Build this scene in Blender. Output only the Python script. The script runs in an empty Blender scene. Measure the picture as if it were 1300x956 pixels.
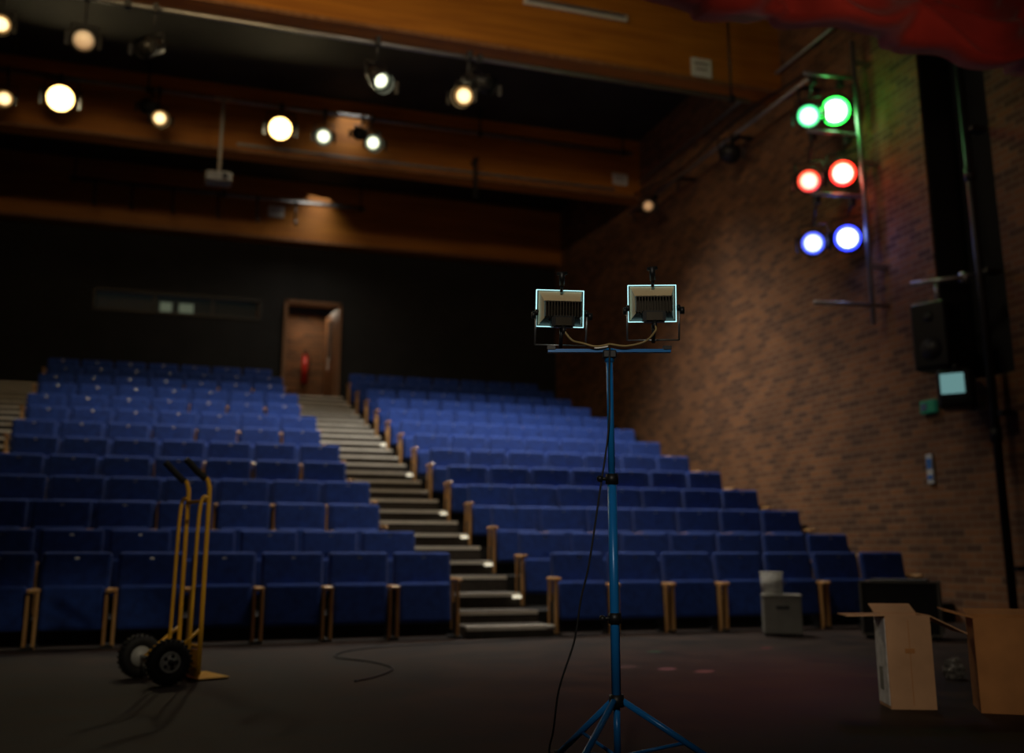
import bpy, bmesh, math, random
from mathutils import Vector, Matrix, Euler
random.seed(7)
scene=bpy.context.scene
scene.view_settings.view_transform='Standard'
scene.view_settings.look='None'

# ------------------------------------------------------------------ materials
def new_mat(name):
    m=bpy.data.materials.new(name); m.use_nodes=True
    nt=m.node_tree; b=nt.nodes['Principled BSDF']; return m,nt,b
def mat(name,col,rough=.6,metal=0,noise=.15,nscale=8,bump=0,emit=None,es=0,sheen=0):
    m,nt,b=new_mat(name)
    b.inputs['Roughness'].default_value=rough; b.inputs['Metallic'].default_value=metal
    tc=nt.nodes.new('ShaderNodeTexCoord'); n=nt.nodes.new('ShaderNodeTexNoise')
    n.inputs['Scale'].default_value=nscale; n.inputs['Detail'].default_value=4
    nt.links.new(tc.outputs['Object'],n.inputs['Vector'])
    r=nt.nodes.new('ShaderNodeValToRGB')
    r.color_ramp.elements[0].position=.3; r.color_ramp.elements[1].position=.7
    r.color_ramp.elements[0].color=(*[c*(1-noise) for c in col],1)
    r.color_ramp.elements[1].color=(*[min(1,c*(1+noise)) for c in col],1)
    nt.links.new(n.outputs['Fac'],r.inputs['Fac']); nt.links.new(r.outputs['Color'],b.inputs['Base Color'])
    if bump:
        bp=nt.nodes.new('ShaderNodeBump'); bp.inputs['Strength'].default_value=bump; bp.inputs['Distance'].default_value=.01
        nt.links.new(n.outputs['Fac'],bp.inputs['Height']); nt.links.new(bp.outputs['Normal'],b.inputs['Normal'])
    if emit:
        b.inputs['Emission Color'].default_value=(*emit,1); b.inputs['Emission Strength'].default_value=es
    if sheen: b.inputs['Sheen Weight'].default_value=sheen
    return m
def brick_mat(name,axis,k=1.0):
    m,nt,b=new_mat(name); b.inputs['Roughness'].default_value=.85
    tc=nt.nodes.new('ShaderNodeTexCoord'); sp=nt.nodes.new('ShaderNodeSeparateXYZ'); cb=nt.nodes.new('ShaderNodeCombineXYZ')
    nt.links.new(tc.outputs['Object'],sp.inputs[0])
    nt.links.new(sp.outputs[axis],cb.inputs['X']); nt.links.new(sp.outputs['Z'],cb.inputs['Y'])
    br=nt.nodes.new('ShaderNodeTexBrick'); br.inputs['Scale'].default_value=1
    br.inputs['Brick Width'].default_value=.235; br.inputs['Row Height'].default_value=.085
    br.inputs['Mortar Size'].default_value=.009; br.inputs['Mortar Smooth'].default_value=.3
    br.inputs['Color1'].default_value=(.30*k,.122*k,.044*k,1); br.inputs['Color2'].default_value=(.11*k,.050*k,.026*k,1)
    br.inputs['Mortar'].default_value=(.25*k,.155*k,.085*k,1)
    nt.links.new(cb.outputs[0],br.inputs['Vector'])
    n=nt.nodes.new('ShaderNodeTexNoise'); n.inputs['Scale'].default_value=1.2; n.inputs['Detail'].default_value=5
    nt.links.new(tc.outputs['Object'],n.inputs['Vector'])
    mr=nt.nodes.new('ShaderNodeMapRange'); mr.inputs['From Min'].default_value=.3; mr.inputs['From Max'].default_value=.7
    mr.inputs['To Min'].default_value=.75; mr.inputs['To Max'].default_value=1.2
    nt.links.new(n.outputs['Fac'],mr.inputs['Value'])
    mx=nt.nodes.new('ShaderNodeMix'); mx.data_type='RGBA'; mx.blend_type='MULTIPLY'; mx.inputs['Factor'].default_value=1
    nt.links.new(br.outputs['Color'],mx.inputs['A']); nt.links.new(mr.outputs['Result'],mx.inputs['B'])
    nt.links.new(mx.outputs['Result'],b.inputs['Base Color'])
    bp=nt.nodes.new('ShaderNodeBump'); bp.inputs['Strength'].default_value=.6; bp.inputs['Distance'].default_value=.01; bp.invert=True
    nt.links.new(br.outputs['Fac'],bp.inputs['Height']); nt.links.new(bp.outputs['Normal'],b.inputs['Normal'])
    return m
def wood_mat(name,c1,c2,scale,rough=.45):
    m,nt,b=new_mat(name); b.inputs['Roughness'].default_value=rough
    tc=nt.nodes.new('ShaderNodeTexCoord'); mp=nt.nodes.new('ShaderNodeMapping'); mp.inputs['Scale'].default_value=scale
    n=nt.nodes.new('ShaderNodeTexNoise'); n.inputs['Scale'].default_value=2; n.inputs['Detail'].default_value=6; n.inputs['Distortion'].default_value=.6
    r=nt.nodes.new('ShaderNodeValToRGB'); r.color_ramp.elements[0].position=.35; r.color_ramp.elements[1].position=.65
    r.color_ramp.elements[0].color=(*c1,1); r.color_ramp.elements[1].color=(*c2,1)
    nt.links.new(tc.outputs['Object'],mp.inputs[0]); nt.links.new(mp.outputs[0],n.inputs['Vector'])
    nt.links.new(n.outputs['Fac'],r.inputs['Fac']); nt.links.new(r.outputs['Color'],b.inputs['Base Color'])
    return m
M={}
M['brickY']=brick_mat('brick_side','Y'); M['brickX']=brick_mat('brick_back','X')
M['beam']=wood_mat('beam_timber',(.34,.115,.010),(.48,.18,.016),(.35,4,5))
M['seatwood']=wood_mat('seat_oak',(.55,.26,.085),(.80,.47,.18),(9,9,1.2),.3)
M['doorwood']=wood_mat('door_wood',(.20,.085,.03),(.30,.14,.06),(6,6,.7),.4)
M['blue']=mat('blue_upholstery',(.008,.046,.27),.85,noise=.25,nscale=14,bump=.15,sheen=.08)
M['black']=mat('black_metal',(.012,.012,.013),.45,noise=.2)
M['blackpaint']=mat('black_paint',(.012,.012,.011),.8,noise=.3,nscale=2)
M['ceil']=mat('dark_ceiling',(.030,.027,.018),.9,noise=.3,nscale=1.5)
M['carpet']=mat('tier_carpet',(.010,.009,.008),.95,noise=.35,nscale=20)
M['step']=mat('step_carpet',(.050,.040,.030),.9,noise=.25,nscale=18)
M['nosing']=mat('step_nosing',(.88,.84,.74),.3,noise=.08)
M['plate']=mat('silver_plate',(.6,.6,.6),.3,metal=1,noise=.05)
M['steel']=mat('galvanised_steel',(.36,.36,.36),.4,metal=.8,noise=.15)
M['white']=mat('white_plastic',(.70,.70,.66),.4,noise=.05)
M['curtain']=mat('red_velvet',(.34,.024,.012),.9,noise=.25,nscale=2,sheen=.1)
M['standblue']=mat('stand_blue_paint',(.012,.22,.66),.3,metal=.05,noise=.08)
M['yellow']=mat('yellow_paint',(.88,.47,.035),.3,noise=.08)
M['rubber']=mat('black_rubber',(.012,.012,.012),.7,noise=.2,nscale=30)
M['hub']=mat('grey_hub',(.50,.50,.47),.35,noise=.1)
M['card']=mat('cardboard',(.52,.29,.155),.85,noise=.12,nscale=6)
M['card2']=mat('cardboard_dark',(.45,.19,.06),.85,noise=.15,nscale=6)
M['label']=mat('printed_label',(.72,.70,.70),.7,noise=.25,nscale=22)
M['reflector']=mat('lamp_housing_cream',(.85,.66,.38),.45,noise=.1)
M['housing']=mat('lamp_housing_dark',(.07,.055,.035),.4,metal=.3,noise=.15)
M['rimglow']=mat('glass_rim_glow',(.4,.8,.85),.2,noise=.02,emit=(.50,.92,.95),es=1.15)  # emission stands in for light caught by the glass edges
M['cable']=mat('black_cable',(.010,.010,.012),.5)
M['cabley']=mat('tan_cable',(.42,.30,.12),.5)
M['red']=mat('extinguisher_red',(.65,.03,.02),.3,noise=.05)
M['grey']=mat('grey_box',(.24,.23,.20),.6,noise=.12)
M['bin']=mat('dark_case',(.013,.013,.014),.5,noise=.2)
M['green']=mat('exit_sign_green',(.02,.25,.10),.5,emit=(.05,.5,.3),es=.03)
M['bluesign']=mat('blue_sign',(.05,.2,.6),.5)
M['screen']=mat('crt_screen',(.05,.1,.1),.15,emit=(.30,.62,.62),es=.40,noise=.02)
M['screen2']=mat('booth_monitor',(.05,.1,.1),.2,emit=(.5,.62,.42),es=.12,noise=.02)
M['boothglass']=mat('booth_glass',(.02,.03,.03),.1,emit=(.10,.13,.12),es=.025,noise=.02)
M['bag']=mat('clear_plastic',(.12,.11,.10),.3,noise=.3,nscale=30)
def lens(name,c,s): 
    M[name]=mat(name,(.8,.8,.8),.3,noise=.02,emit=c,es=s)
lens('lens_bright',(1,.84,.50),90); lens('lens_warm',(1,.70,.32),2.4); lens('lens_cool',(.92,.95,.66),2.5); lens('lens_dim',(.85,.45,.18),.5)
lens('rim_bright',(1,.60,.18),9); lens('rim_warm',(.8,.42,.12),.5); lens('rim_cool',(.5,.6,.38),.45); lens('rim_dim',(.5,.22,.07),.15)
lens('lens_green',(.60,1,.60),18); lens('rim_green',(.02,1,.06),7)
lens('lens_greenwhite',(.60,1,.75),3.4); lens('rim_greenwhite',(.05,.9,.3),1.9)
lens('lens_red',(1,.42,.30),8); lens('rim_red',(1,.02,.006),4)
lens('lens_redwhite',(1,.48,.32),3); lens('rim_redwhite',(1,.05,.01),1.8)
lens('lens_blue',(.62,.72,1),8); lens('rim_blue',(.02,.04,1),4)
lens('lens_bluewhite',(.62,.75,1),3); lens('rim_bluewhite',(.06,.11,1),1.8); lens('steplight',(1,.9,.65),.9)
def floor_mat():
    m,nt,b=new_mat('stage_floor')
    tc=nt.nodes.new('ShaderNodeTexCoord')
    n=nt.nodes.new('ShaderNodeTexNoise'); n.inputs['Scale'].default_value=2.3; n.inputs['Detail'].default_value=8; n.inputs['Roughness'].default_value=.7
    nt.links.new(tc.outputs['Object'],n.inputs['Vector'])
    r=nt.nodes.new('ShaderNodeValToRGB'); r.color_ramp.elements[0].position=.35; r.color_ramp.elements[1].position=.68
    r.color_ramp.elements[0].color=(.006,.004,.0035,1); r.color_ramp.elements[1].color=(.048,.028,.020,1)
    nt.links.new(n.outputs['Fac'],r.inputs['Fac']); nt.links.new(r.outputs['Color'],b.inputs['Base Color'])
    r2=nt.nodes.new('ShaderNodeMapRange'); r2.inputs['To Min'].default_value=.5; r2.inputs['To Max'].default_value=.85
    nt.links.new(n.outputs['Fac'],r2.inputs['Value']); nt.links.new(r2.outputs['Result'],b.inputs['Roughness'])
    b.inputs['Specular IOR Level'].default_value=.15
    return m
M['floor']=floor_mat()

# ------------------------------------------------------------------ mesh builder
class B:
    def __init__(s): s.bm=bmesh.new(); s.mats=[]
    def mi(s,k):
        if k not in s.mats: s.mats.append(k)
        return s.mats.index(k)
    def add(s,t,k,mx=None,smooth=False):
        i=s.mi(k)
        if mx is not None: t.transform(mx)
        for f in t.faces: f.material_index=i; f.smooth=smooth
        me=bpy.data.meshes.new('t'); t.to_mesh(me); t.free(); s.bm.from_mesh(me); bpy.data.meshes.remove(me)
    def box(s,c,d,k,rot=(0,0,0),bev=0,seg=1):
        t=bmesh.new(); bmesh.ops.create_cube(t,size=1)
        t.transform(Matrix.Diagonal((*d,1)))
        if bev: bmesh.ops.bevel(t,geom=t.edges[:],offset=bev,segments=seg,affect='EDGES',profile=.5)
        s.add(t,k,Matrix.Translation(c)@Euler(rot).to_matrix().to_4x4())
    def cyl(s,p0,p1,r,k,r2=None,n=16,smooth=True,caps=True):
        p0=Vector(p0);p1=Vector(p1);d=p1-p0
        t=bmesh.new(); bmesh.ops.create_cone(t,cap_ends=caps,segments=n,radius1=r,radius2=r if r2 is None else r2,depth=d.length)
        q=Vector((0,0,1)).rotation_difference(d.normalized()).to_matrix().to_4x4()
        s.add(t,k,Matrix.Translation((p0+p1)/2)@q,smooth=smooth and n>8)
    def sph(s,c,r,k,sc=(1,1,1)):
        t=bmesh.new(); bmesh.ops.create_uvsphere(t,u_segments=16,v_segments=10,radius=r)
        s.add(t,k,Matrix.Translation(c)@Matrix.Diagonal((*sc,1)),smooth=True)
    def tube(s,pts,r,k,n=10,sub=6,closed=False):
        pts=[Vector(p) for p in pts]
        P=[]
        if sub>1 and len(pts)>2:
            N=len(pts)
            for i in range(N if closed else N-1):
                if closed: a,b,c,d=pts[i-1],pts[i],pts[(i+1)%N],pts[(i+2)%N]
                else: a=pts[max(i-1,0)];b=pts[i];c=pts[i+1];d=pts[min(i+2,N-1)]
                for j in range(sub):
                    u=j/sub
                    P.append(.5*((2*b)+(c-a)*u+(2*a-5*b+4*c-d)*u*u+(3*b-a-3*c+d)*u**3))
            if not closed: P.append(pts[-1])
        else: P=pts
        t=bmesh.new(); rings=[]; L=len(P); nrm=None
        for i in range(L):
            if closed: tg=(P[(i+1)%L]-P[i-1])
            else: tg=P[min(i+1,L-1)]-P[max(i-1,0)]
            tg.normalize()
            if nrm is None: nrm=tg.orthogonal().normalized()
            else:
                nrm=(nrm-tg*nrm.dot(tg)); nrm=nrm.normalized() if nrm.length>1e-6 else tg.orthogonal().normalized()
            bn=tg.cross(nrm)
            rings.append([t.verts.new(P[i]+r*(math.cos(2*math.pi*j/n)*nrm+math.sin(2*math.pi*j/n)*bn)) for j in range(n)])
        for i in range(L if closed else L-1):
            a=rings[i];b=rings[(i+1)%L]
            for j in range(n): t.faces.new((a[j],a[(j+1)%n],b[(j+1)%n],b[j]))
        if not closed: t.faces.new(rings[0][::-1]); t.faces.new(rings[-1])
        bmesh.ops.recalc_face_normals(t,faces=t.faces[:])
        s.add(t,k,smooth=True)
    def torus(s,c,R,r,axis,k,n=28,m=12):
        axis=Vector(axis).normalized(); u=axis.orthogonal().normalized(); v=axis.cross(u)
        s.tube([Vector(c)+R*(math.cos(2*math.pi*i/n)*u+math.sin(2*math.pi*i/n)*v) for i in range(n)],r,k,n=m,sub=1,closed=True)
    def poly(s,vs,fs,k,smooth=False):
        t=bmesh.new(); V=[t.verts.new(v) for v in vs]
        for f in fs: t.faces.new([V[i] for i in f])
        bmesh.ops.recalc_face_normals(t,faces=t.faces[:]); s.add(t,k,smooth=smooth)
    def obj(s,name,loc=(0,0,0),rotz=0,mesh_only=False):
        me=bpy.data.meshes.new(name); s.bm.to_mesh(me); s.bm.free()
        for k in s.mats: me.materials.append(M[k])
        if mesh_only: return me
        o=bpy.data.objects.new(name,me); o.location=loc; o.rotation_euler=(0,0,rotz); scene.collection.objects.link(o); return o

XL,XR_,YF,YB,ZC=-9.3,8.3,-3.0,22.0,8.9
# ------------------------------------------------------------------ room shell
b=B(); b.box(((XL+XR_)/2,(YF+26)/2,-.1),(XR_-XL+1,26-YF,.2),'floor'); b.obj('floor')
b=B(); b.box(((XL+XR_)/2,(YF+26)/2,ZC+.1),(XR_-XL+1,26-YF,.2),'ceil'); b.obj('ceiling')
b=B(); b.box((XL-.15,(YF+YB)/2,ZC/2),(.3,YB-YF,ZC),'blackpaint'); b.obj('wall_left')
b=B(); b.box(((XL+XR_)/2,YF-.15,ZC/2),(XR_-XL,.3,ZC),'blackpaint'); b.obj('wall_front')
R0,R1=8.22,9.25   # recess in the brick wall, above z 2.65
b=B()
b.box((XR_+.3,(R1+YB)/2,ZC/2),(.6,YB-R1,ZC),'brickY')
b.box((XR_+.3,(YF+R0)/2,ZC/2),(.6,R0-YF,ZC),'brickY')
b.box((XR_+.3,(R0+R1)/2,1.325),(.6,R1-R0,2.65),'brickY')
b.box((XR_+.55,(R0+R1)/2,(2.65+ZC)/2),(.1,R1-R0,ZC-2.65),'blackpaint')
b.box((XR_+.30,R1-.01,(2.65+ZC)/2),(.56,.02,ZC-2.65),'blackpaint')
b.box((XR_+.30,R0+.01,(2.65+ZC)/2),(.56,.02,ZC-2.65),'blackpaint')
b.obj('wall_right')
b=B()
def bw(x0,x1,z0,z1): b.box(((x0+x1)/2,YB+.1,(z0+z1)/2),(x1-x0,.2,z1-z0),'blackpaint')
bw(XL,-2.05,0,ZC); bw(-2.05,1.35,0,5.78); bw(-2.05,1.35,6.2,ZC); bw(1.35,1.87,0,ZC); bw(1.87,3.12,0,3.9); bw(1.87,3.12,6.25,ZC); bw(3.12,XR_,0,ZC)
b.obj('wall_back')
b=B()
b.box((-.35,YB+.3,5.99),(3.4,.02,.42),'boothglass')
for x in (-2.05,-.85,.35,1.35): b.box((x,YB+.05,5.99),(.05,.14,.42),'black')
b.box((-.35,YB+.05,5.78),(3.45,.14,.05),'black'); b.box((-.35,YB+.05,6.2),(3.45,.14,.05),'black')
b.box((-.62,YB+.22,5.93),(.24,.05,.26),'screen2'); b.box((-.2,YB+.22,5.93),(.30,.05,.26),'screen2')
b.obj('window_1')
b=B(); b.box((2.5,23.6,5.1),(2.6,.1,2.6),'brickX'); b.box((1.35,22.9,5.1),(.1,1.4,2.6),'brickY'); b.box((3.75,22.9,5.1),(.1,1.4,2.6),'brickY'); b.box((2.5,22.95,6.5),(2.6,1.5,.1),'ceil'); b.obj('wall_corridor')
b=B(); b.box((2.55,22.95,3.8),(2.6,1.5,.2),'carpet'); b.obj('floor_corridor')
b=B()
b.box((1.90,YB,5.07),(.07,.3,2.33),'doorwood'); b.box((3.09,YB,5.07),(.07,.3,2.33),'doorwood'); b.box((2.495,YB,6.21),(1.25,.3,.07),'doorwood')
b.box((3.00,22.60,5.03),(.05,.95,2.25),'doorwood',rot=(0,0,.10)); b.box((2.965,22.55,5.5),(.012,.35,.9),'boothglass',rot=(0,0,.10))
b.box((2.90,22.2,4.9),(.03,.04,.3),'plate')
b.obj('door_1')
b=B()
b.cyl((0,0,0),(0,0,.62),.07,'red'); b.sph((0,0,.62),.07,'red'); b.cyl((0,0,.65),(0,0,.74),.022,'black'); b.box((0,-.04,.75),(.04,.16,.03),'black')
b.tube([(.0,-.03,.72),(.1,-.05,.65),(.12,-.04,.35),(.09,-.03,.18)],.013,'black'); b.box((0,.08,.3),(.10,.04,.5),'steel')
b.obj('fire_extinguisher',(2.52,23.40,4.65))

# ------------------------------------------------------------------ seating tiers
NR=13
def fz(n): return 0 if n<=0 else .208+.308*(n-1)-(.012*max(0,n-9))
def py(n): return 9.42+.9*(n-1)
b=B()
for n in range(1,NR+1):
    y0=py(n); y1=YB-.01 if n==NR else py(n+1)
    b.box(((XL+XR_)/2,(y0+y1)/2,fz(n)/2),(XR_-XL-.02,y1-y0,fz(n)),'carpet')
b.obj('seating_tiers')
def cR(n): return (2.44,2.30)[n] if n<2 else 2.26-.056*n+(.05 if n%2 else -.05)
def cL(n): return cR(n)-.59*7
def rL(n): return 3.40-.03*n
def aisle(name,fl,fr,lights):
    b=B()
    for n in range(1,NR+1):
        x0=fl(max(n-1,0))+.06; x1=fr(max(n-1,0))-.06; w=x1-x0; xc=(x0+x1)/2
        h=(fz(n)-fz(n-1))/2
        z=fz(n-1)
        b.box((xc,py(n)-.225,z+h/2),(w,.45,h),'step')
        b.box((xc,py(n)-.445,z+h-.014),(w,.06,.036),'nosing')
        b.box((xc,py(n)+.225,fz(n)+.002),(w,.45,.012),'step')
        b.box((xc,py(n)+.02,fz(n)-.010),(w,.06,.036),'nosing')
        b.box((xc,py(n)-.005,fz(n)-.03-h/2),(w,.012,h-.03),'step')
        b.box((x1-.04,py(n)-.48,z+h*.75),(.09,.014,.025),'steplight' if n in lights else 'plate')
    return b.obj(name)
aisle('aisle_stairs',cR,rL,(2,3,4,5,7,9))
aisle('aisle_stairs',lambda n:cL(n)-.98,cL,())

# ------------------------------------------------------------------ seats
def row_mesh(ns,name):
    b=B(); p=.59
    for i in range(ns):
        x=(i+.5)*p; tl=random.uniform(-.03,.03)
        b.box((x,-.055,.565),(.540,.075,.40),'blue',rot=(-.14,0,0),bev=.028,seg=2)
        b.box((x,-.02,.50),(.50,.02,.34),'black',rot=(-.14,0,0))
        b.box((x,-.175,.315),(.485,.10,.36),'blue',rot=(-.10+tl,0,0),bev=.03,seg=2)
        b.box((x,-.12,.20),(.44,.09,.06),'black')
        b.box((x,-.108,.715),(.035,.006,.012),'plate',rot=(-.14,0,0))
    for i in range(ns+1):
        x=i*p; inner=0<i<ns
        offs=(-.034,.034) if inner else (.0,)
        h=.44 if inner else .50
        for o in offs:
            b.box((x+o,-.235,h/2),(.026,.055,h),'seatwood',bev=.004)
            b.box((x+o,-.06,.05+h/2),(.022,.05,h-.04),'seatwood' if not inner else 'black')
            b.box((x+o,-.14,.16),(.012,.14,.30),'black')
        b.box((x,-.175,h+.016),(.085 if inner else .055,.28,.034),'seatwood',bev=.01)
        b.box((x,-.14,.012),(.09,.26,.024),'black')
    return b.obj(name,mesh_only=True)
m7=row_mesh(7,'seat_row_seven')
def put(me,name,loc):
    o=bpy.data.objects.new(name,me); o.location=loc; scene.collection.objects.link(o)
for n in range(NR):
    y=9.3+.9*n; z=fz(n)
    put(m7,'theatre_seat_row',(cL(n),y,z)); put(m7,'theatre_seat_row',(rL(n),y,z)); put(m7,'theatre_seat_row',(cL(n)-.98-.59*7,y,z))

# ------------------------------------------------------------------ ceiling beams and rigging
for y,zb in ((7.1,7.6),(12.3,7.6),(17.3,7.65),(21.75,7.5)):
    b=B(); b.box(((XL+XR_)/2,y,(zb+ZC)/2),(XR_-XL,.36,ZC-zb),'beam')
    b.box(((XL+XR_)/2,y-.19,zb+.03),(XR_-XL,.03,.06),'doorwood'); b.obj('ceiling_beam')
def sign(name,x,y,z,w,h):
    b=B(); b.box((0,0,0),(w,.02,h),'white',bev=.004); 
    b.box((0,-.012,h*.2),(w*.7,.004,h*.12),'grey'); b.box((0,-.012,-h*.1),(w*.6,.004,h*.1),'grey'); b.obj(name,(x,y,z))
sign('beam_notice_sign',6.92,12.10,7.82,.34,.30); sign('beam_notice_sign',7.85,17.10,8.02,.32,.24); sign('beam_notice_sign',1.55,21.55,8.15,.34,.26)
def light_bar(name,x0,x1,y,z,hangers,extra=None):
    b=B(); b.cyl((x0,y,z),(x1,y,z),.028,'steel'); b.cyl((x0,y+.12,z+.09),(x1,y+.12,z+.09),.018,'black')
    for x in hangers:
        b.cyl((x,y,z),(x,y,ZC-.01),.018,'black'); b.box((x,y,z),(.08,.09,.09),'black')
    if extra: extra(b)
    return b.obj(name)
light_bar('lighting_bar',-5,7.4,11.6,7.12,(-4,-1,7.1))
light_bar('lighting_bar',-5,7.9,16.6,8.36,(-4,-1,4.8,7.7))
def hooks(b):
    for x in (-2.1,-1.4,-.6,.3,1.1,1.9):
        b.box((x,20.8,8.10),(.05,.06,.12),'black'); b.cyl((x,20.8,8.1),(x,20.8,7.72),.022,'black'); b.cyl((x,20.8,7.74),(x+.03,20.75,7.62),.03,'black')
light_bar('lighting_bar',-2.6,3.4,20.8,8.14,(-2.5,.4,3.3),hooks)
b=B(); b.box((4.1,17.08,7.78),(7.2,.04,.05),'steel'); b.obj('cable_trunking')
b=B(); b.box((4.92,12.08,8.40),(1.6,.06,.10),'white',bev=.01); b.box((4.92,12.04,8.40),(1.5,.03,.05),'steel'); b.obj('strip_light_fitting')
b=B(); b.box((4.8,16.95,7.95),(.07,.30,.06),'black'); b.box((4.8,16.9,7.6),(.06,.06,.8),'black'); b.obj('beam_bracket')
b=B(); b.box((0,0,.75),(.06,.06,1.36),'steel'); b.box((0,0,1.44),(.30,.08,.06),'steel'); b.box((0,0,.12),(.28,.06,.04),'steel'); b.box((0,-.02,0),(.42,.34,.16),'grey',bev=.02); b.cyl((.1,-.19,0),(.1,-.23,0),.045,'black'); b.obj('projector',(.22,16.45,6.86))

def spot_fixture(name,lx,ly,lz,bz,target,lk,R=.10,L=.30,body='black',yo=None,hood=0):
    c=Vector((lx,ly,lz)); d=(Vector(target)-c).normalized(); b=B()
    b.cyl(c,c-d*L,R*1.08,body,R*.8,n=24); b.cyl(c-d*L,c-d*(L+.08),R*.5,body,R*.35)
    b.cyl(c+d*.03,c-d*.02,R*1.22,body,n=24)
    if lk=='black': b.cyl(c+d*.034,c+d*.04,R,'black',n=28)
    else:
        b.cyl(c+d*.032,c+d*.038,R,'rim_'+lk,n=28); b.cyl(c+d*.040,c+d*.043,R*.72,'lens_'+lk,n=28)
    if hood: 
        b.cyl(c+d*.03,c+d*(.03+hood),R*1.15,body,R*1.2,n=28,caps=False)
    s=d.cross(Vector((0,0,1))).normalized(); m=c-d*L*.5; top=Vector((m.x,ly,bz-.06)) if yo is None else Vector(yo)
    up=Vector((0,0,R*1.6))
    for q in (-1,1): b.tube([m+s*q*R*1.25,m+s*q*R*1.25+up],.012,body,sub=1)
    b.tube([m+s*R*1.25+up,m-s*R*1.25+up],.012,body,sub=1); b.tube([m+up,top],.016,body,sub=1)
    b.box(top,(.06,.09,.12),body)
    for q in (-1,1): b.box(c+d*(.06+hood)+s*q*R*1.45,(.05,.012,R*1.5),body,rot=(0,0,q*.5))
    return b.obj(name)
for x,z,k,R,h,tg in ((-2.28,6.56,'warm',.10,.08,(-1,2,0)),(-1.42,6.50,'dim',.12,.05,(-.5,0,1)),(2.0,6.55,'cool',.11,.14,(4.2,4,0)),(3.1,6.50,'warm',.12,.14,(-1.5,3,1))):
    spot_fixture('stage_spotlight',x,11.45,z,7.12,tg,k,R,hood=h)
for x,z,k,R,h,tg in ((-3.1,7.82,'warm',.12,.1,(-3.5,2,0)),(-2.3,7.94,'bright',.20,0,(-.5,0,1)),(-.78,7.82,'warm',.12,.14,(2.2,3,0)),(1.18,7.9,'bright',.185,0,(.2,0,1)),(1.92,7.86,'cool',.13,.12,(.2,2,0)),(2.78,7.86,'cool',.13,.12,(4.2,3,0))):
    spot_fixture('stage_spotlight',x,16.45,z,8.36,tg,k,R,hood=h)
for x in (-.98,2.55): spot_fixture('stage_spotlight',x,16.5,8.02,8.36,(x-4,6,3),'black',.10,.34,hood=.05)
spot_fixture('stage_spotlight',3.42,11.5,6.72,7.12,(8,6,3),'black',.10,.36,hood=.05)
spot_fixture('stage_spotlight',-.75,11.5,6.55,7.12,(-4,6,3),'black',.10,.30,hood=.05)
b=B(); b.cyl((7.95,10.9,7.25),(7.95,16.9,7.25),.026,'steel')
for y in (11.2,13.0,14.9,16.7): b.box((8.12,y,7.25),(.34,.05,.05),'black'); b.cyl((7.95,y,7.25),(7.95,y,7.0),.02,'black')
b.obj('wall_lighting_bar')
b=B(); b.tube([(7.95,10.95,7.35),(8.1,13,7.6),(8.12,15.2,7.5),(8.15,17.2,7.75)],.02,'cable'); b.tube([(8.22,10.6,7.95),(8.22,17,7.95)],.025,'steel',sub=1); b.obj('wall_cable_run')
spot_fixture('stage_spotlight',7.9,13.0,6.95,7.25,(4,2,0),'black',.13,.38,yo=(7.95,13.0,7.2))
spot_fixture('stage_spotlight',7.75,15.7,6.98,7.25,(4,2,0),'dim',.10,yo=(7.95,15.8,7.2),hood=.05)
b=B(); b.cyl((8.05,10.1,3.55),(8.05,10.1,7.4),.03,'steel')
for z in (4.3,5.7,7.1): b.box((8.17,10.1,z),(.25,.06,.06),'steel')
b.cyl((7.2,10.1,3.76),(8.29,10.1,3.80),.026,'steel')
for z in (6.05,5.2,6.85): b.cyl((7.3,10.15,z),(8.1,10.15,z+.05),.024,'steel')
b.obj('lamp_ladder_rail')
for x,z,k,R,bz in ((7.90,6.50,'green',.185,6.85),(7.48,6.37,'greenwhite',.14,6.83),(7.95,5.63,'red',.165,6.05),(7.42,5.46,'redwhite',.14,6.03),(7.95,4.74,'blue',.165,5.2),(7.42,4.62,'bluewhite',.14,5.18)):
    spot_fixture('coloured_par_lamp',x,10.35,z,bz,(1.5,3.5,.8),k,R,L=.26,yo=(x,10.22,bz-.02))

# right wall furniture
b=B(); b.cyl((8.10,8.36,0),(8.10,8.36,7.6),.045,'black')
for z in (.6,2.2,3.75,5.4,7): b.box((8.19,8.30,z),(.20,.12,.05),'black')
b.cyl((8.10,8.36,1.9),(8.10,8.36,2.05),.06,'black'); b.cyl((8.10,8.36,4.8),(8.10,8.36,4.95),.06,'black')
b.obj('wall_pipe')
b=B(); b.box((0,0,0),(.36,.42,.78),'bin',bev=.03); b.box((-.18,-.02,0),(.02,.36,.70),'black'); b.cyl((-.18,-.02,-.16),(-.195,-.02,-.16),.13,'bin',n=24); b.cyl((-.18,-.02,.2),(-.195,-.02,.2),.06,'bin'); b.cyl((0,-.05,.38),(0,-.05,.62),.03,'steel'); b.obj('wall_speaker',(8.0,8.98,3.15),.35)
b=B(); b.cyl((7.85,9.15,3.80),(8.28,8.60,3.80),.028,'steel'); b.cyl((8.18,8.72,3.80),(8.28,8.72,3.80),.06,'steel'); b.obj('speaker_bracket')
b=B(); b.box((0,0,0),(.36,.40,.42),'bin',bev=.03); b.box((-.02,-.21,.05),(.24,.02,.22),'screen',bev=.008); b.box((0,.22,0),(.26,.12,.3),'bin',bev=.03); b.box((0,-.205,-.15),(.26,.02,.05),'black'); b.cyl((0,0,.2),(0,0,.3),.03,'black'); b.obj('wall_monitor',(7.99,8.74,2.50),math.radians(-48))
b=B(); b.box((0,0,0),(.05,.26,.15),'green',bev=.01); b.box((-.028,.05,0),(.004,.09,.08),'plate'); b.obj('exit_sign',(8.27,9.52,2.44))
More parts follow.
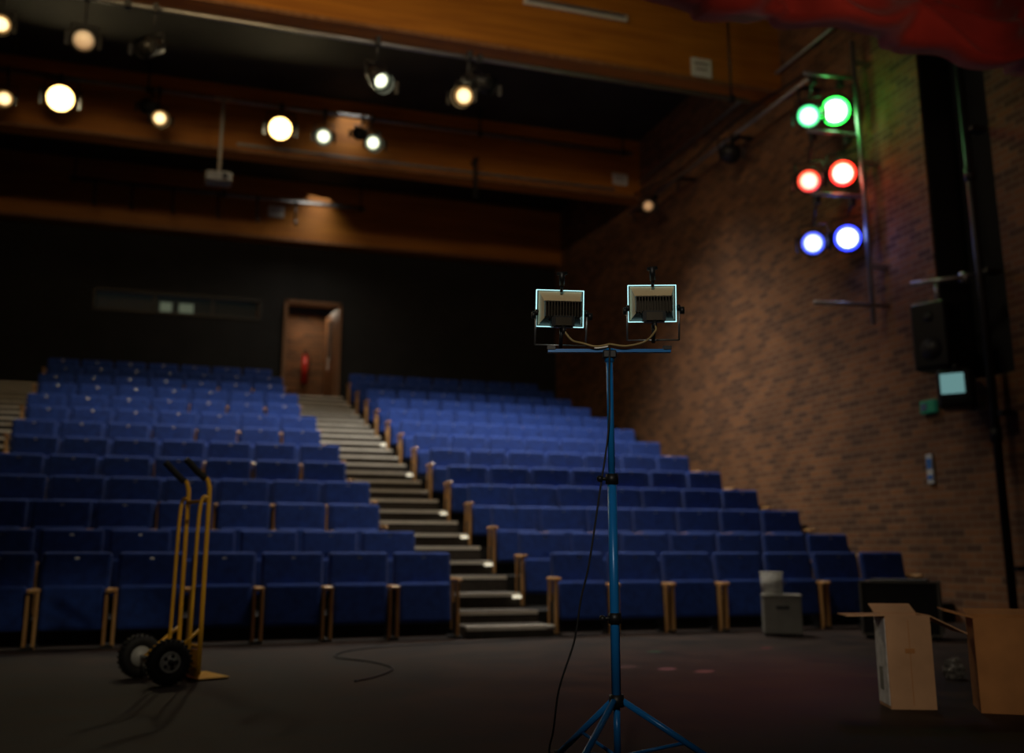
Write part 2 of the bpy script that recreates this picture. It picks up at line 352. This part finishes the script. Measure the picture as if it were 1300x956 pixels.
b=B(); b.box((0,0,0),(.02,.10,.34),'white'); b.box((-.012,0,.06),(.004,.08,.12),'bluesign'); b.box((-.012,0,-.1),(.004,.08,.05),'bluesign'); b.obj('wall_notice',(8.285,9.6,1.72))

# ------------------------------------------------------------------ red house curtain
def zb(x):
    t=(x-2.9)/1.25
    return 4.72+.13*abs(math.cos(math.pi*t))**3 - .05*math.sin(x*2.3) + (0.05 if x<3.4 else 0)
nx,nz=420,60; vs=[];fs=[]
for i in range(nx+1):
    x=-6+14.25*i/nx; b0=zb(x); ph=math.pi*(x-2.9)/1.25; sw=abs(math.sin(ph))
    for j in range(nz+1):
        v=j/nz; z=b0+ (v**1.2)*2.6
        hh=z-b0+.30*sw
        fold=.07*math.sin(hh*17+1.0*math.sin(x*1.3))*(1-v*.3)+.04*math.sin(x*6+1.5*math.sin(x*1.7)+v*3)+.10*abs(math.cos(ph))**6
        bulge=.20*math.sqrt(max(0,1-((v-.09)/.12)**2)) if v<.21 else 0
        vs.append((x,6+fold-bulge,z))
for i in range(nx):
    for j in range(nz):
        a=i*(nz+1)+j; fs.append((a,a+1,a+nz+2,a+nz+1))
base=len(vs)
for i in range(nx+1):
    x=-6+14.25*i/nx; f=vs[i*(nz+1)]; vs.append((x,f[1]+.25,f[2]+.03)); vs.append((x,f[1]+.3,f[2]+.6))
for i in range(nx):
    a=base+2*i; fs.append((i*(nz+1),a,a+2,(i+1)*(nz+1))); fs.append((a,a+1,a+3,a+2))
b=B(); b.poly(vs,fs,'curtain',smooth=True); b.obj('house_curtain')

# ------------------------------------------------------------------ work light stand
b=B()
S=Vector((1.468,3.330,0)); u=Vector((.951,-.310,0)); nn=Vector((.310,.951,0)); Z=Vector((0,0,1))
b.cyl(S+Z*.24,S+Z*1.03,.0165,'standblue'); b.cyl(S+Z*1.02,S+Z*1.47,.0125,'standblue')
for z in (.535,1.02): 
    b.cyl(S+Z*(z-.018),S+Z*(z+.018),.023,'black'); b.cyl(S+Z*z,S+Z*z-u*.04-nn*.02,.006,'black'); b.sph(S+Z*z-u*.045-nn*.022,.012,'black')
b.cyl(S+Z*.24,S+Z*.28,.026,'black')
for k in range(3):
    an=math.radians(100+120*k); d=Vector((math.cos(an),math.sin(an),0))
    b.cyl(S+Z*.26+d*.02,S+Z*.02+d*.40,.011,'standblue'); b.cyl(S+Z*.0+d*.40,S+Z*.035+d*.40,.016,'rubber')
    b.cyl(S+Z*.08+d*.015,S+Z*.125+d*.235,.006,'standblue')
b.cyl(S+Z*.06,S+Z*.24,.012,'standblue')
rz=math.atan2(u.y,u.x)
b.box(S+Z*1.492,(.455,.022,.012),'standblue',rot=(0,0,rz)); b.box(S+Z*1.478-nn*.004,(.05,.035,.03),'black',rot=(0,0,rz),bev=.004)
b.cyl(S+Z*1.45,S+Z*1.50,.018,'standblue')
b.box(S+u*(-.03)+Z*1.505,(.05,.02,.01),'plate',rot=(0,0,rz)); b.box(S+u*.215+Z*1.503,(.03,.03,.014),'black',rot=(0,0,rz)); b.box(S-u*.215+Z*1.503,(.03,.03,.014),'black',rot=(0,0,rz))
def head(uo,zc,yaw):
    c=S+u*uo+Z*zc
    Rm=Matrix.Rotation(rz+yaw,4,'Z')@Matrix.Rotation(.16,4,'X')
    T=Matrix.Translation(c)@Rm
    def P(x,y,z): return T@Vector((x,y,z))
    def bx(cc,dd,k,bev=0):
        t=bmesh.new(); bmesh.ops.create_cube(t,size=1); t.transform(Matrix.Diagonal((*dd,1)))
        if bev: bmesh.ops.bevel(t,geom=t.edges[:],offset=bev,segments=2,affect='EDGES')
        b.add(t,k,T@Matrix.Translation(cc))
    w,h=.083,.064; w2,h2=.066,.020; y1=.035;y0=-.018
    vs=[(-w,y1,-h),(w,y1,-h),(w,y1,h),(-w,y1,h),(-w2,y0,-h2-.02),(w2,y0,-h2-.02),(w2,y0,h2),(-w2,y0,h2)]
    vs=[P(*v) for v in vs]
    b.poly(vs,[(3,2,6,7)],'reflector'); b.poly(vs,[(0,3,7,4),(1,2,6,5)],'reflector'); b.poly(vs,[(0,1,5,4)],'housing'); b.poly(vs,[(4,5,6,7)],'housing'); b.poly(vs,[(0,1,2,3)],'reflector')
    for i in range(13):
        x=-.066+.011*i; bx((x,-.030,-.008),(.0035,.030,.054),'housing')
    bx((0,-.020,.0205),(.138,.045,.004),'housing')
    bx((0,-.020,-.054),(.085,.055,.045),'black',.005)
    bx((0,-.050,-.054),(.06,.006,.03),'housing')
    for sx in (-1,1):
        bx((sx*.0865,.045,0),(.004,.014,.136),'black'); bx((sx*.0900,.040,0),(.0030,.012,.140),'rimglow')
    for sz in (-1,1):
        bx((0,.045,sz*.0655),(.176,.014,.004),'black'); bx((0,.040,sz*.0690),(.182,.012,.0030),'rimglow')
    for sx in (-1,1):
        b.cyl(P(sx*.088,0,-.02),P(sx*.100,0,-.02),.012,'black')
        b.tube([P(sx*.097,0,-.02),P(sx*.097,.015,-.14)],.0035,'steel' ,sub=1)
    b.tube([P(-.097,.015,-.14),P(.097,.015,-.14)],.003,'steel',sub=1)
    b.cyl(P(0,-.01,-.075),P(0,.01,-.150),.007,'black')
    b.cyl(P(0,.01,.060),P(0,.0,.088),.006,'black'); b.cyl(P(0,-.0,.084),P(-.004,-.016,.132),.010,'black',.012); b.cyl(P(-.022,-.014,.126),P(.016,-.014,.130),.007,'black')
    b.tube([P(0,-.05,-.07),P(0,-.06,-.1)],.008,'black',sub=1)
    b.cyl(P(.10,0,-.03),P(.115,0,-.03),.014,'black'); b.cyl(P(-.10,0,-.03),P(-.112,0,-.03),.014,'black')
    return P
hl=head(-.175,1.657,.12); hr=head(.168,1.677,-.04)
b.tube([hl(0,-.06,-.09),hl(.03,-.07,-.125),S-u*.10+Z*1.515-nn*.03,S-u*.05+Z*1.503-nn*.03,S+Z*1.512-nn*.03],.004,'cabley')
b.tube([S+Z*1.512-nn*.03,S+u*.06+Z*1.505-nn*.03,S+u*.13+Z*1.522-nn*.03,hr(-.0,-.07,-.11),hr(0,-.06,-.09)],.004,'cabley')
b.tube([S+Z*1.5-nn*.025,S-u*.004+Z*1.40-nn*.02,S-u*.01+Z*1.2-nn*.02,S-u*.05+Z*.95-nn*.02,S-u*.09+Z*.72-nn*.03,S-u*.12+Z*.6-nn*.03,S-u*.145+Z*.46-nn*.03,S-u*.20+Z*.30-nn*.03,S-u*.23+Z*.12,S-u*.30+Z*.01+nn*.1,S-u*.9+Z*.01+nn*.2],.0035,'cable')
b.obj('work_light_stand')

# ------------------------------------------------------------------ sack truck
b=B()   # local: +x forward (toe), +y = width axis, z up
for sy in (-1,1):
    y=sy*.165
    b.tube([(.215,y,.04),(.215,y,.5),(.215,y,1.10),(.21,y,1.17)],.014,'yellow')
    b.tube([(.21,y,1.16),(.195,y,1.21),(.13,y,1.255),(.08,y,1.30)],.014,'yellow')
    b.tube([(.18,y,1.215),(.13,y,1.255),(.05,y,1.33)],.021,'black')
    b.tube([(.15,y*.93,.12),(.155,y*.93,.5),(.165,y*.93,1.04),(.21,y,1.10)],.012,'yellow')
    b.tube([(.0,y,.13),(.205,y,.30)],.011,'yellow',sub=1); b.tube([(.0,y,.13),(.21,y,.08)],.011,'yellow',sub=1)
    yw=sy*.235
    b.torus((0,yw,.13),.092,.038,(0,1,0),'rubber')
    for i in range(26):
        a=2*math.pi*i/26
        b.box((math.cos(a)*.128,yw,.13+math.sin(a)*.128),(.008,.06,.012),'rubber',rot=(0,-a,0))
    b.cyl((0,yw-.028,.13),(0,yw+.028,.13),.062,'hub',n=24)
    b.torus((0,yw+sy*.028,.13),.055,.007,(0,1,0),'hub',m=8)
    for i in range(5):
        a=2*math.pi*i/5; b.cyl((math.cos(a)*.036,yw+sy*.026,.13+math.sin(a)*.036),(math.cos(a)*.036,yw+sy*.031,.13+math.sin(a)*.036),.011,'black')
    b.cyl((0,yw+sy*.02,.13),(0,yw+sy*.05,.13),.018,'black')
b.cyl((0,-.25,.13),(0,.25,.13),.010,'steel')
for z in (.2,1.08): 
    x=.212; b.tube([(x,-.165,z),(x+.01,0,z),(x,.165,z)],.011,'yellow')
b.box((.215,0,.10),(.012,.34,.16),'yellow'); b.box((.31,0,.012),(.20,.36,.010),'yellow',bev=.003)
b.obj('sack_truck',(-.105,6.66,0),math.atan2(.372,.9276))

# ------------------------------------------------------------------ cardboard boxes
def carton(name,loc,rot,w,d,h,k,flaps,label=False):
    b=B(); t=.006
    b.box((0,-d/2,h/2),(w,t,h),k); b.box((0,d/2,h/2),(w,t,h),k); b.box((-w/2,0,h/2),(t,d,h),k); b.box((w/2,0,h/2),(t,d,h),k); b.box((0,0,.004),(w,d,t),k)
    for side,l,ang in flaps:
        ca,sa=math.cos(ang),math.sin(ang)
        if side=='L': b.box((-w/2-ca*l/2,0,h+sa*l/2),(l,d*.99,t),k,rot=(0,ang,0))
        if side=='R': b.box((w/2+ca*l/2,0,h+sa*l/2),(l,d*.99,t),k,rot=(0,-ang,0))
        if side=='F': b.box((0,-d/2-ca*l/2,h+sa*l/2),(w*.99,l,t),k,rot=(-ang,0,0))
        if side=='B': b.box((0,d/2+ca*l/2,h+sa*l/2),(w*.99,l,t),k,rot=(ang,0,0))
    if label:
        b.box((-w/2-t/2-.001,0,h*.5),(.003,d*.92,h*.93),'label'); b.box((-w/2-.0055,.02,h*.3),(.002,d*.3,h*.25),'grey')
        b.box((0,-d/2-.004,h*.62),(w*.22,.002,h*.05),'card2')
    b.box((0,-d/2-.0045,h*.5),(.003,.001,h*.9),'card2')
    return b.obj(name,loc,rot)
carton('cardboard_box',(3.55,4.42,0),-.40,.215,.21,.450,'card',[('L',.19,-.02),('R',.20,-.45),('B',.12,.35)],True)
carton('cardboard_box',(3.98,4.15,0),-.62,.36,.30,.445,'card2',[('L',.14,.25),('R',.16,.3),('B',.12,.2)])
b=B(); t=bmesh.new(); bmesh.ops.create_icosphere(t,subdivisions=3,radius=.06)
for v in t.verts: v.co*=1+random.uniform(-.22,.22); v.co.z=max(v.co.z*1.25,-.05)
b.add(t,'bag'); b.obj('plastic_bag',(4.58,5.25,.051))

b=B(); b.box((0,0,.19),(.35,.30,.34),'grey',bev=.01); b.box((0,0,.365),(.36,.31,.02),'grey',bev=.004); b.box((0,-.155,.26),(.12,.01,.03),'black'); 
for x in (-.15,.15): b.box((x,0,.01),(.04,.2,.02),'black')
b.obj('grey_storage_box',(5.44,8.45,0),-.5)
b=B(); b.cyl((0,0,0),(0,0,.20),.095,'white',.105,n=28); b.torus((0,0,.20),.105,.006,(0,0,1),'white'); b.torus((0,0,.165),.104,.004,(0,0,1),'white'); b.cyl((0,0,.20),(0,0,.206),.10,'hub',n=28)
b.tube([(-.105,0,.17),(-.11,-.06,.10),(0,-.115,.07),(.11,-.06,.10),(.105,0,.17)],.003,'steel'); b.obj('paint_bucket',(5.36,8.47,.376))
b=B(); b.box((0,0,.27),(.66,.40,.46),'bin',bev=.012)
for x in (-.33,.33):
    for y in (-.2,.2): b.box((x,y,.27),(.02,.02,.47),'grey'); b.cyl((x*.85,y*.8,0),(x*.85,y*.8,.05),.03,'rubber')
for z in (.04,.50):
    b.box((0,-.2,z),(.66,.012,.014),'grey')
b.box((0,-.205,.22),(.14,.012,.09),'black'); b.tube([(-.05,-.215,.24),(0,-.23,.2),(.05,-.215,.24)],.008,'steel')
b.box((.0,0,.51),(.5,.3,.03),'black',bev=.01); b.obj('flight_case',(6.32,7.85,0),-.75)
b=B(); b.tube([(1.05,6.25,.006),(1.22,6.45,.006),(1.40,6.84,.006),(1.34,7.3,.006),(1.15,7.8,.006),(1.6,8.4,.006),(2.9,8.7,.006),(3.6,8.85,.006)],.006,'cable'); b.obj('floor_cable')

# ------------------------------------------------------------------ lights
def area(name,loc,tgt,p,col,sx,sy=None,spread=180):
    l=bpy.data.lights.new(name,'AREA'); l.energy=p; l.color=col; l.shape='RECTANGLE'; l.size=sx; l.size_y=sy or sx; l.spread=math.radians(spread)
    o=bpy.data.objects.new(name,l); o.location=loc; o.rotation_euler=(Vector(tgt)-Vector(loc)).to_track_quat('-Z','Y').to_euler(); scene.collection.objects.link(o); return o
def spot(name,loc,tgt,p,col,ang,blend=.5,r=.1):
    l=bpy.data.lights.new(name,'SPOT'); l.energy=p; l.color=col; l.spot_size=math.radians(ang); l.spot_blend=blend; l.shadow_soft_size=r
    o=bpy.data.objects.new(name,l); o.location=loc; o.rotation_euler=(Vector(tgt)-Vector(loc)).to_track_quat('-Z','Y').to_euler(); scene.collection.objects.link(o); return o
def point(name,loc,p,col,r=.1):
    l=bpy.data.lights.new(name,'POINT'); l.energy=p; l.color=col; l.shadow_soft_size=r
    o=bpy.data.objects.new(name,l); o.location=loc; scene.collection.objects.link(o); return o
area('added_seat_wash',(3.0,8.2,7.1),(5.0,15,1),32,(1,.84,.62),1.5,.6)  # unseen soft light added to lift the seat fronts
area('added_beam_wash',(-1,7.6,7.2),(1,14,6.9),44,(1,.70,.34),4,.4,120)  # added unseen area light that warms the beam faces
area('added_overhead_fill',(5.0,14.0,8.6),(5.0,14.0,0),185,(1,.95,.88),2.2,.5,90)  # unseen, added overhead to light the seat tops on the right
area('added_overhead_fill',(1.0,14.6,8.6),(1.0,14.6,0),85,(1,.95,.86),2.0,.5,90)  # second added overhead light, unseen, for the centre seats
area('added_front_row_fill',(3.2,9.6,8.6),(3.2,9.3,0),38,(1,.90,.75),2.0,.4,60)  # no fixture in view; added to light the front rows from above
area('added_rear_fill',(2.5,19.6,8.6),(1.5,19.6,0),40,(1,.93,.82),6,.5,120)  # added unseen overhead fill for the back rows
area('added_curtain_fill',(3.6,2.6,3.4),(4.75,6,4.9),4,(1,.62,.45),.4,.4,70)  # unseen lamp added to brighten the curtain
spot('added_stage_key',(-1.2,-1.6,4.2),(2.0,6.5,.4),60,(1,.88,.70),50,.9,.3)  # added foreground key, no fixture in view
spot('added_stand_key',(-.6,-.6,3.0),(1.45,3.3,1.25),130,(1,.90,.74),24,.5,.1)  # unseen spot added to bring out the lamp housings and blue pole
spot('added_truck_key',(1.8,1.5,3.6),(0,6.6,.95),160,(1,.86,.62),14,.6,.1)  # added unseen spot that brightens the yellow truck
spot('added_box_key',(.6,.2,3.2),(3.6,4.4,.35),150,(1,.86,.66),15,.6,.1)  # unseen spot added to brighten the cartons
area('corridor_light',(2.5,22.9,6.3),(2.5,22.9,4),7,(1,.82,.62),.6)
spot('spot_beam',(-2.3,16.2,7.85),(-.5,3,0),100,(1,.85,.55),40)
spot('spot_beam',(1.18,16.2,7.8),(1,3,0),100,(1,.85,.55),40)
point('green_spill',(7.75,10.1,6.45),5,(.1,1,.15)); point('red_spill',(7.75,10.1,5.5),3.5,(1,.1,.05)); point('blue_spill',(7.75,10.1,4.65),3.5,(.1,.2,1))
spot('red_beam',(7.6,9.9,5.4),(3.0,6.2,0),200,(1,.12,.12),26,1)
spot('blue_beam',(7.6,9.9,4.6),(3.4,6.2,0),15,(.2,.3,1),26)
for tx,ty,c,pw in ((3.15,6.3,(1,.35,.4),1800),(3.32,6.1,(1,.3,.3),1400),(2.95,6.5,(1,.5,.5),900),(3.6,7.4,(.1,1,.4),1100),(4.6,7.4,(1,.1,.15),1100)):
    spot('added_glint_spot',(7.6,9.8,5.4),(tx,ty,0),pw,c,.28,.6,.01)  # added narrow spots, each making a coloured speck on the floor
w=bpy.data.worlds.new('World'); scene.world=w; w.use_nodes=True
w.node_tree.nodes['Background'].inputs[0].default_value=(.02,.02,.025,1); w.node_tree.nodes['Background'].inputs[1].default_value=.3

# ------------------------------------------------------------------ camera
cd=bpy.data.cameras.new('camera'); cam=bpy.data.objects.new('camera',cd); scene.collection.objects.link(cam)
cd.sensor_width=36; cd.lens=35; cd.shift_y=-.0346
cam.location=(0,0,.76); cam.rotation_euler=(math.radians(90+12),0,math.radians(-18.1))
cd.dof.use_dof=True; cd.dof.focus_distance=3.62; cd.dof.aperture_fstop=1.4
scene.camera=cam
